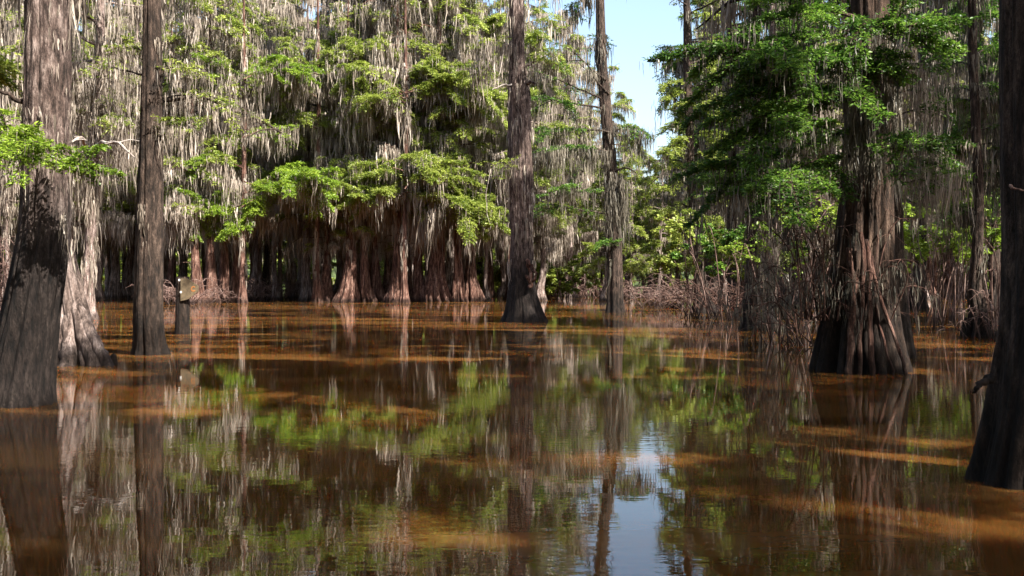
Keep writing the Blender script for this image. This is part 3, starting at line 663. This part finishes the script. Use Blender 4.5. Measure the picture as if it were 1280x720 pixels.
bough_tree('sunlit green cypress behind the ladder of branches right of the tall central trunk', 690, 364, 46,
           [([(690, 215), (672, 210), (655, 216)], 1.6, 1), ([(690, 150), (675, 142), (662, 150)], 1.4, .6), ([(690, 215), (710, 210), (730, 218)], 1.6, 1), ([(690, 270), (672, 265), (658, 272)], 1.6, .3), ([(690, 300), (710, 296), (730, 305)], 1.5, .3)], H=17, kind_leaf='leaf', w0=12)

# ------------------------------------------------------------------ shrubs, brush, stump, sign
def shrub(name, label, px, py_c, D, w, h, seed, leafm='leaf', n=30, leafL=.12, leafW=.04, cat='shrub', twigm='twig', leafy=True, group=None, moss_n=0, mossm='moss', high=False, z0=-.2):
    """arching stems from the water; w,h in metres, py_c unused when standing on the water"""
    rng = np.random.default_rng(seed); x0 = (px - 640) / F * D
    root = empty(name, (x0, D, 0)); g = Geo(); lf = Geo(); ms = Geo()
    for k in range(n):
        a = rng.random() * 2 * PI; s = np.array([rng.normal(0, w * .22), rng.normal(0, w * .15), z0])
        reach = rng.uniform(.2, .62) * w; hh = h * rng.uniform(.45, 1.05)
        e = s + np.array([math.cos(a) * reach, math.sin(a) * reach * .7, hh])
        if high: e[2] = h * rng.uniform(.6, 1.05)
        elif rng.random() < .5: e[2] *= .6
        q = curve([s, s * .5 + e * .5 + [0, 0, hh * .25] + rng.normal(0, .06 * h, 3), e, e + np.array([math.cos(a) * .2 * w, 0, -.12 * h])], 12)
        tube(g, q, np.linspace(.018, .004, 12) * (D / 25) ** .6, 4)
        for j in range(5):
            i = int(rng.integers(7 if high else 3, 11)); d = rng.normal(0, 1, 3); d[2] *= .6; d /= np.linalg.norm(d); l = rng.uniform(.15, .4) * w * .6
            t = curve([q[i], q[i] + d * l * .6, q[i] + d * l + [0, 0, -.25 * l]], 6)
            tube(g, t, np.linspace(.008, .003, 6) * (D / 25) ** .6, 3)
            if leafy: spray(lf, t, rng, .28 * min(1.5, w * .4), leafL, leafW, nb=8, nl=4, start=.2, thick=.3)
            if moss_n: moss(ms, along(t, moss_n, rng), rng, .45, .01 * D / 25, per=5, spread=.05)
    build('stem', g, M[twigm], root, smooth=True)
    if lf.n: build('foliage', lf, M[leafm], root)
    if ms.n: build('hanging_moss', ms, M[mossm], root)
    tag(root, label, cat, group)
    return root
shrub('green_shrub', 'bright green leafy shrub at the foot of the cypress right of the sky gap', 888, 0, 46, 3.0, 4.0, 61, n=22, leafL=.16, leafW=.05, high=True)
shrub('green_shrub', 'dark green shrub between the bright leafy shrub and the twig heap', 925, 0, 43, 2.2, 3.6, 62, leafm='leafdark', n=12, leafL=.15, leafW=.045, high=True)
shrub('green_shrub', 'pale green broadleaf shrub right of the huge fluted trunk', 1178, 0, 36, 3.0, 4.6, 63, leafm='leafyellow', n=22, leafL=.13, leafW=.045, high=True)
shrub('green_shrub', 'small light green shrub close to the black right-edge trunk', 1238, 0, 37, 1.8, 5.4, 64, leafm='leafyellow', n=14, leafL=.13, leafW=.045, high=True)
shrub('green_shrub', 'leafy shrub left of the huge fluted trunk, above the twig heap', 1005, 0, 30, 3.0, 3.9, 65, leafm='leafyellow', n=14, leafL=.1, leafW=.03, high=True)
shrub('green_shrub', 'low light green shrub on the far water left of the tall central trunk', 612, 0, 110, 5, 4.6, 66, n=30, leafL=.32, leafW=.1)
shrub('green_shrub', 'low bright shrub between the two tall middle trunks', 690, 0, 88, 3.6, 3.6, 67, n=26, leafL=.28, leafW=.08)
shrub('dead_brush', 'big heap of dead twigs and moss against the left side of the huge fluted trunk', 1040, 0, 19.2, 1.7, 1.9, 71, leafy=False, z0=.9, n=46, twigm='twigdark', moss_n=1, mossm='mossdark', cat='brush')
shrub('dead_brush', 'heap of dead twigs left of the pale moss-wrapped cypress', 985, 0, 27, 3.0, 2.2, 72, leafy=False, n=34, twigm='twigdark', moss_n=1, mossm='mossdark', cat='brush')
shrub('dead_brush', 'reddish tangle of dead branches on the water under the right side of the sky gap', 842, 0, 62, 4.2, 2.2, 73, leafy=False, n=70, cat='brush')
shrub('dead_brush', 'dark dead brush around the feet of the shaded trees right of the sky gap', 905, 0, 50, 3.4, 1.9, 74, leafy=False, n=40, twigm='twigdark', cat='brush')
shrub('dead_brush', 'reddish brush hanging between the huge fluted trunk and the green shore patch', 1162, 0, 42, 2.6, 3.2, 75, leafy=False, n=26, high=True, cat='brush')
shrub('dead_brush', 'pale bare brush at the left edge behind the biggest left trunk', 2, 0, 34, 2.0, 3.0, 76, leafy=False, n=70, cat='brush')
shrub('dead_brush', 'tangled dead brush beside the bent stump-footed cypress', 1240, 0, 30, 1.6, 1.6, 77, leafy=False, n=24, cat='brush')
xs = [(228, 72, 'brush of dry stems behind the arrow sign stump'), (310, 84, 'dark dry brush at the edge of the hollow right of the red-brown clump'), (352, 90, 'dry brush left of the pale twisting cypress'),
      (400, 92, 'reddish dry brush between the pale twisting cypress and the broad knotty one'), (458, 92, 'dry brush right of the broad knotty cypress'), (520, 92, 'dry brush left of the widest buttressed trunk'),
      (735, 100, 'dry brush between the crooked white-footed cypress and the slim ladder trunk'), (790, 96, 'dry brush right of the foot of the slim ladder trunk'), (668, 118, 'far dry brush right of the tall central trunk foot')]
for i, (px, D, lab) in enumerate(xs):
    shrub('dead_brush', lab, px, 0, D, 4.0, 1.9, 80 + i, leafy=False, n=42, cat='brush')

# stump with the arrow-shaped sign
D = dist(418); sx = (228 - 640) / F * D; rng = np.random.default_rng(9)
st = empty('stump', (sx, D, 0))
g = Geo(); top = HC + (HY - 346) / F * D
trunk_geo(g, [-.6, 0, .4, 1.0, top], [0, 0, 0, .01, 0], [0] * 5, [.24, .215, .20, .19, .185], rng, lobes=5, flare=.15, flareh=.4, ridge=.05, nth=48, nz=30)
ring = g.v[-1][-48:]; c = ring.mean(0)                       # flat sawn top
g.quads([[ring[i], ring[(i + 1) % 48], c, c] for i in range(0)] or [[ring[i], ring[i + 1], ring[-i - 2], ring[-i - 1]] for i in range(0, 23)])
build('trunk', g, M['darkbark'], st, smooth=False)
tag(st, 'short black sawn-off stump in the water carrying the arrow-shaped sign', 'stump')
def flat(name, rgb, rough=.6, noise=.25):
    m, nt, out = mat(name); L = nt.links.new
    tc = N(nt, 'ShaderNodeTexCoord'); n = N(nt, 'ShaderNodeTexNoise', Scale=14.0, Detail=5.0); L(tc.outputs['Object'], n.inputs['Vector'])
    c = ramp(nt, n.outputs[0], [(.3, [v * (1 - noise) for v in rgb]), (.7, rgb)])
    b = N(nt, 'ShaderNodeBsdfPrincipled', Roughness=rough); L(c, b.inputs['Base Color']); L(b.outputs[0], out.inputs[0]); return m
def prism(g, pts, y0, y1):
    n = len(pts); A = [(x, y0, z) for x, z in pts]; B = [(x, y1, z) for x, z in pts]
    q = [[A[i], A[(i + 1) % n], B[(i + 1) % n], B[i]] for i in range(n)]
    g.quads(q)
    for Q in (A, B):
        c = tuple(np.mean(Q, 0)); g.quads([[Q[i], Q[(i + 1) % n], c, c][:3] + [tuple((np.array(Q[i]) * .5 + np.array(c) * .5))] for i in range(n)])
def P2(px, py): return ((px - 640) / F * D - sx, HC + (HY - py) / F * D)
sg = empty('arrow_sign', (sx, D - .24, 0)); g = Geo()
def poly_board(pts, y0, y1, name, m, parent):
    me = bpy.data.meshes.new(name); n = len(pts)
    v = [(x, y0, z) for x, z in pts] + [(x, y1, z) for x, z in pts]
    f = [list(range(n)), list(range(2 * n - 1, n - 1, -1))] + [[i, i + n, (i + 1) % n + n, (i + 1) % n] for i in range(n)]
    me.from_pydata(v, [], f); me.update(); me.materials.append(m)
    o = bpy.data.objects.new(name, me); COL.objects.link(o); o.parent = parent; return o
tan = flat('weathered_tan_board', (.15, .11, .065), noise=.5); rust = flat('rust_paint', (.35, .14, .04)); white = flat('white_tack', (.75, .72, .7))
poly_board([P2(229, 348), P2(237, 348), P2(251, 357), P2(251, 364), P2(238, 374), P2(229, 376)], -.02, .02, 'board', tan, sg)
cx_, cz_ = P2(245, 361); r1, r2 = .075, .042
ringp = [(cx_ + r1 * math.cos(a), cz_ + r1 * math.sin(a) * 1.1) for a in np.linspace(.7, 5.6, 14)] + [(cx_ + r2 * math.cos(a), cz_ + r2 * math.sin(a) * 1.1) for a in np.linspace(5.6, .7, 14)]
poly_board(ringp, -.03, -.022, 'letter_mark', rust, sg)
tag(sg, 'tan arrow-shaped board sign pointing right, nailed to the stump', 'sign')
for (a, b) in [(227.5, 350), (229.5, 365)]:
    x, z = P2(a, b); poly_board([(x + .03 * math.cos(t), z + .035 * math.sin(t)) for t in np.linspace(0, 6.28, 9)[:-1]], -.045 + (.01), -.024, 'tack', white, sg)
# small knee beside the bent tree, knees elsewhere
kn = 0
for (px, py, h, r, lab) in [(1206, 421, .55, .13, 'small black cypress knee in the water left of the bent stump-footed cypress'), (140, 456, .22, .10, 'low knee in the water right of the sunlit buttress'),
                        (612, 384, .3, .12, None), (330, 376, .5, .2, None)]:
    if lab is None: continue
    Dk = dist(py); rng = np.random.default_rng(px); g = Geo()
    zs = [-.4, 0, h * .5, h * .85, h]; trunk_geo(g, zs, [0, 0, .02, .03, .03], [0] * 5, [r * 1.4, r, r * .75, r * .5, r * .08], rng, lobes=5, flare=.2, flareh=.3, nth=28, nz=24)
    o = build('cypress_knee', g, M['darkbark'], None, smooth=True); o.location = ((px - 640) / F * Dk, Dk, 0); tag(o, lab, 'knee')
# thin drooping twig hanging over the water
Dk = 15.5; q = [pt(968, 392, Dk), pt(962, 420, Dk), pt(957, 448, Dk), pt(954, 470, Dk - .1), pt(953, 476, Dk - .2)]
g = Geo(); tube(g, curve([q_ - q[0] for q_ in q], 14), np.linspace(.008, .004, 14), 5)
o = build('floating_twig', g, M['twig'], None, True); o.location = (q[0][0], q[0][1], q[0][2] - (q[-1][2]) - .05)
tag(o, 'thin dark twig poking out of the water in front of the dead twig heap', 'twig')

# ------------------------------------------------------------------ setting
def structure(o): o['kind'] = 'structure'; return o
# water
m, nt, out = mat('swamp_water'); L = nt.links.new
tc = N(nt, 'ShaderNodeTexCoord')
n1 = N(nt, 'ShaderNodeTexNoise', Scale=.12, Detail=3.0); L(tc.outputs['Object'], n1.inputs['Vector'])
c = ramp(nt, n1.outputs[0], [(.35, (.04, .0135, .0028)), (.65, (.095, .037, .008))])
b = N(nt, 'ShaderNodeBsdfPrincipled', Roughness=.012, IOR=1.36)
L(c, b.inputs['Base Color'])
b.subsurface_method = 'BURLEY'
b.inputs['Subsurface Weight'].default_value = 1.0
b.inputs['Subsurface Radius'].default_value = (1.0, .35, .08)
b.inputs['Subsurface Scale'].default_value = .4
mp = N(nt, 'ShaderNodeMapping'); mp.inputs['Scale'].default_value = (1, .55, 1); L(tc.outputs['Object'], mp.inputs[0])
w1 = N(nt, 'ShaderNodeTexNoise', Scale=3.2, Detail=2.0, Roughness=.45); L(mp.outputs[0], w1.inputs['Vector'])
w2 = N(nt, 'ShaderNodeTexNoise', Scale=.25, Detail=1.0); L(tc.outputs['Object'], w2.inputs['Vector'])
k = ramp(nt, w2.outputs[0], [(.42, (.35,) * 3), (.62, (1,) * 3)])
mp2 = N(nt, 'ShaderNodeMapping'); mp2.inputs['Scale'].default_value = (.35, 1, 1); L(tc.outputs['Object'], mp2.inputs[0])
w3 = N(nt, 'ShaderNodeTexNoise', Scale=9.5, Detail=2.0, Roughness=.5); L(mp2.outputs[0], w3.inputs['Vector'])
sm = N(nt, 'ShaderNodeMath', operation='MULTIPLY_ADD'); sm.inputs[1].default_value = .6; L(w3.outputs[0], sm.inputs[0]); L(w1.outputs[0], sm.inputs[2])
bp = N(nt, 'ShaderNodeBump', Distance=.0016); L(sm.outputs[0], bp.inputs['Height']); L(k, bp.inputs['Strength']); L(bp.outputs[0], b.inputs['Normal'])
fd = N(nt, 'ShaderNodeBsdfDiffuse'); fd.inputs[0].default_value = (.50, .24, .075, 1)      # tan streaks painted in to stand for sunlit bands on the water
mf = N(nt, 'ShaderNodeMapping'); mf.inputs['Scale'].default_value = (.12, .7, 1); L(tc.outputs['Object'], mf.inputs[0])
nf = N(nt, 'ShaderNodeTexNoise', Scale=1.0, Detail=5.0, Roughness=.6); L(mf.outputs[0], nf.inputs['Vector'])
ff = ramp(nt, nf.outputs[0], [(.45, (.002,) * 3), (.68, (.13,) * 3)])
mxf = N(nt, 'ShaderNodeMixShader'); L(ff, mxf.inputs[0]); L(b.outputs[0], mxf.inputs[1]); L(fd.outputs[0], mxf.inputs[2])
L(mxf.outputs[0], out.inputs[0])
g = Geo(); e = 2500
g.quads([[(-e, -e, 0), (e, -e, 0), (e, e, 0), (-e, e, 0)]])
structure(build('water', g, m))
# far bank behind the last trees
g = Geo(); rbk = np.random.default_rng(3); n = 120; pr = []
for ring_, (r, h) in enumerate([(205, -.5), (212, 5.0), (235, 9.5), (270, 9.5), (330, -.5)]):
    row = []
    for i in range(n):
        a = PI * 2 * i / n; hh = h * (1 + .25 * math.sin(a * 9) + .2 * math.sin(a * 23 + 1)) if h > 0 else h
        row.append((r * math.cos(a), r * math.sin(a), hh))
    pr.append(row)
V = np.array(pr); i = np.arange(4)[:, None] * n; j = np.arange(n)[None]; jn = (j + 1) % n
g.add(V, np.stack([i + j, i + jn, i + n + jn, i + n + j], -1))
mb, nt, out = mat('bank_undergrowth'); tcb = N(nt, 'ShaderNodeTexCoord'); nb_ = N(nt, 'ShaderNodeTexNoise', Scale=.8, Detail=8.0)
nt.links.new(tcb.outputs['Object'], nb_.inputs['Vector']); cb = ramp(nt, nb_.outputs[0], [(.35, (.02, .03, .01)), (.55, (.06, .09, .02)), (.7, (.10, .13, .04))])
bb = N(nt, 'ShaderNodeBsdfPrincipled', Roughness=.9); nt.links.new(cb, bb.inputs['Base Color']); nt.links.new(bb.outputs[0], out.inputs[0])
structure(build('terrain', g, mb, smooth=True))
# far-off wood: one mass
rng = np.random.default_rng(21)
W = Parts()
for k in range(230):
    a = rng.uniform(PI * .22, PI * .78); r = rng.uniform(150, 204)
    x, y = r * math.cos(a), r * math.sin(a); px = 640 + F * x / y
    H = rng.uniform(19, 27) * (r / 180)
    gap = 770 < px < 848
    if gap: H = rng.uniform(13, 18)
    if 590 < px < 760: H *= .85
    zs = np.array([-.3, 0, 1.2, 4, H]); trunk_geo(W.wood, zs, x + np.cumsum(rng.normal(0, .15, 5)), y + np.zeros(5), [.6, .5, .35, .26, .04], rng, lobes=5, flare=.4, nth=10, nz=12)
    for j in range(30):
        z = rng.uniform(.8, H) if j < 18 else rng.uniform(.5, 8); aa = rng.random() * 6.28; l = 3.6 * math.sqrt(max(.08, 1 - (z / H) ** 2)) * rng.uniform(.6, 1.1)
        s = np.array([x, y, z]); d = np.array([math.cos(aa), math.sin(aa), 0])
        q = np.array([s, s + d * l * .5 + [0, 0, .3], s + d * l])
        spray(W.leaf, curve(q, 6), rng, 1.5, .6, .13, nb=10, nl=6, start=.1)
        if rng.random() < .5: moss(W.moss, along(q, 6, rng), rng, 2.2, .07, per=5, spread=.3, seg=3)
g = Geo()
for i_, pp in enumerate((W.wood, W.leaf, W.moss)):
    for v, f in zip(pp.v, pp.f): pass
vs, fs, ms_, off = [], [], [], 0
for i_, pp in enumerate((W.wood, W.leaf, W.moss)):
    v, f, _ = pp.arrays(); vs.append(v); fs.append(f + off); ms_.append(np.full(len(f), i_)); off += len(v)
o = build('distant_wood', (np.concatenate(vs), np.concatenate(fs), np.concatenate(ms_)), [M['bark'], M['leaf'], M['moss']])
tag(o, 'far-off wood of cypresses closing the view behind the water', 'wood', kind='stuff')
# bright green mats of floating weed at the far shore
for (px, py, w_, d_, lab) in [(1190, 364, 10, 14, 'bright green floating weed at the far right shore'), (150, 362, 9, 14, 'bright green floating weed in the left gap between the trunks'), (612, 362, 8, 10, 'yellow-green floating weed far left of the tall central trunk')]:
    Dd = dist(py); rng = np.random.default_rng(px); g = Geo(); nn = 9000
    rr_ = np.sqrt(rng.random(nn)); aa = rng.random(nn) * 6.28; p = np.stack([rr_ * np.cos(aa) * w_ / 2, rr_ * np.sin(aa) * d_ / 2, rng.uniform(.01, .35, nn)], -1)
    d = rng.normal(0, 1, (nn, 3)); d[:, 2] = np.abs(d[:, 2]) * .4; d /= np.linalg.norm(d, axis=1)[:, None]
    kites(g, p, d, np.tile([0, 0, 1.0], (nn, 1)), rng.uniform(.15, .4, nn), rng.uniform(.05, .12, nn))
    o = build('floating_weed', g, M['leafyellow']); o.location = ((px - 640) / F * Dd, Dd, 0); tag(o, lab, 'weed', kind='stuff')

# unseen trees added beside and behind the boat to shade water and trunks
for (kind, x, y, rz, sc) in [('D', 11, 3, 1, .95), ('L', 15, 8, 2, .62), ('D', 19, 14, 3, 1.05), ('D', 8, -3, .5, .9), ('D', 23, 7, 4, 1.), ('L', 14, -9, 5, 1), ('D', 21, 24, 3, 1.1), ('D', 25, 30, 2.4, 1.05), ('M', 28, 38, 1.4, 1), ('D', 30, 18, .2, 1.05),
                             ('D', 21, -3, .9, 1.0), ('D', 17, 2, 2.9, 1.05), ('L', 33, 28, 5.3, 1.1), ('D', 35, 44, 5.3, 1.1), ('L', 33, 50, .3, 1.1), ('D', 28, -2, .3, 1.1), ('D', 38, 36, 1.3, 1.1),
                             ('L', -14, 22, 2, .9), ('M', -22, 34, 1.6, 1), ('M', -32, 48, .4, 1), ('D', 40, 60, .4, 1.05), ('D', 5, -9, .4, 1.0), ('D', -9, -16, 4.4, 1.), ('D', -16, -4, 2.2, 1.), ('D', -23, 2, 2.8, 1.), ('D', -20, -15, 2.8, 1.1), ('L', -27, 14, .8, 1.), ('D', -29, 27, .8, 1.), ('D', 12, -3.5, 3.4, .9), ('D', -6, -8, 1.4, 1.0), ('L', -12, 2, .4, 1.0), ('D', -3, -14, 3.4, 1.0), ('D', -18, 11, 2.4, 1.0), ('L', 3, -17, 2.4, 1.1), ('D', -12, -9, 5.4, 1.1)]:
    P_ = [kk for kk in used if kk[0] == kind][0]
    r = copy_tree(used[P_], (x, y, 0), rz, sc)
    tag(r, 'unseen mossy cypress added beyond the edge of the picture for its shade', 'tree', 'trees beyond the picture edge')

# ------------------------------------------------------------------ light, sky, camera
EL, SXY = math.radians(44), (0.70, -0.71)
az = math.atan2(SXY[0], SXY[1])               # clockwise from +Y
w = bpy.data.worlds.new('World'); S.world = w; w.use_nodes = True; nt = w.node_tree
bg = nt.nodes['Background']; sky = nt.nodes.new('ShaderNodeTexSky'); sky.sky_type = 'NISHITA'; sky.sun_disc = False
sky.sun_elevation = EL; sky.sun_rotation = az; sky.air_density = 1.0; sky.dust_density = 2.5; sky.ozone_density = .7
nt.links.new(sky.outputs[0], bg.inputs[0]); bg.inputs[1].default_value = .10
sl = bpy.data.lights.new('sun', 'SUN'); sl.energy = 5.0; sl.angle = math.radians(.53); sl.color = (1, .94, .84)
so = bpy.data.objects.new('sun', sl); COL.objects.link(so)
dv = Vector((math.cos(EL) * math.sin(az), math.cos(EL) * math.cos(az), math.sin(EL)))
so.rotation_euler = dv.to_track_quat('Z', 'Y').to_euler()
cam = bpy.data.cameras.new('camera'); co = bpy.data.objects.new('camera', cam); COL.objects.link(co)
co.location = (0, 0, HC); co.rotation_euler = (PI / 2, 0, 0); cam.sensor_width = 36; cam.lens = 36 * F / 1280
cam.shift_y = -(360 - HY) / 1280; cam.clip_end = 6000; cam.clip_start = .1
S.camera = co
S.view_settings.view_transform = 'Standard'; S.view_settings.look = 'None'; S.view_settings.gamma = 1
S.view_settings.exposure = 1.75
cy = S.cycles; cy.max_bounces = 7; cy.diffuse_bounces = 3; cy.glossy_bounces = 2; cy.transmission_bounces = 3; cy.use_denoising = True
cy.caustics_reflective = False; cy.caustics_refractive = False; cy.sample_clamp_indirect = 6
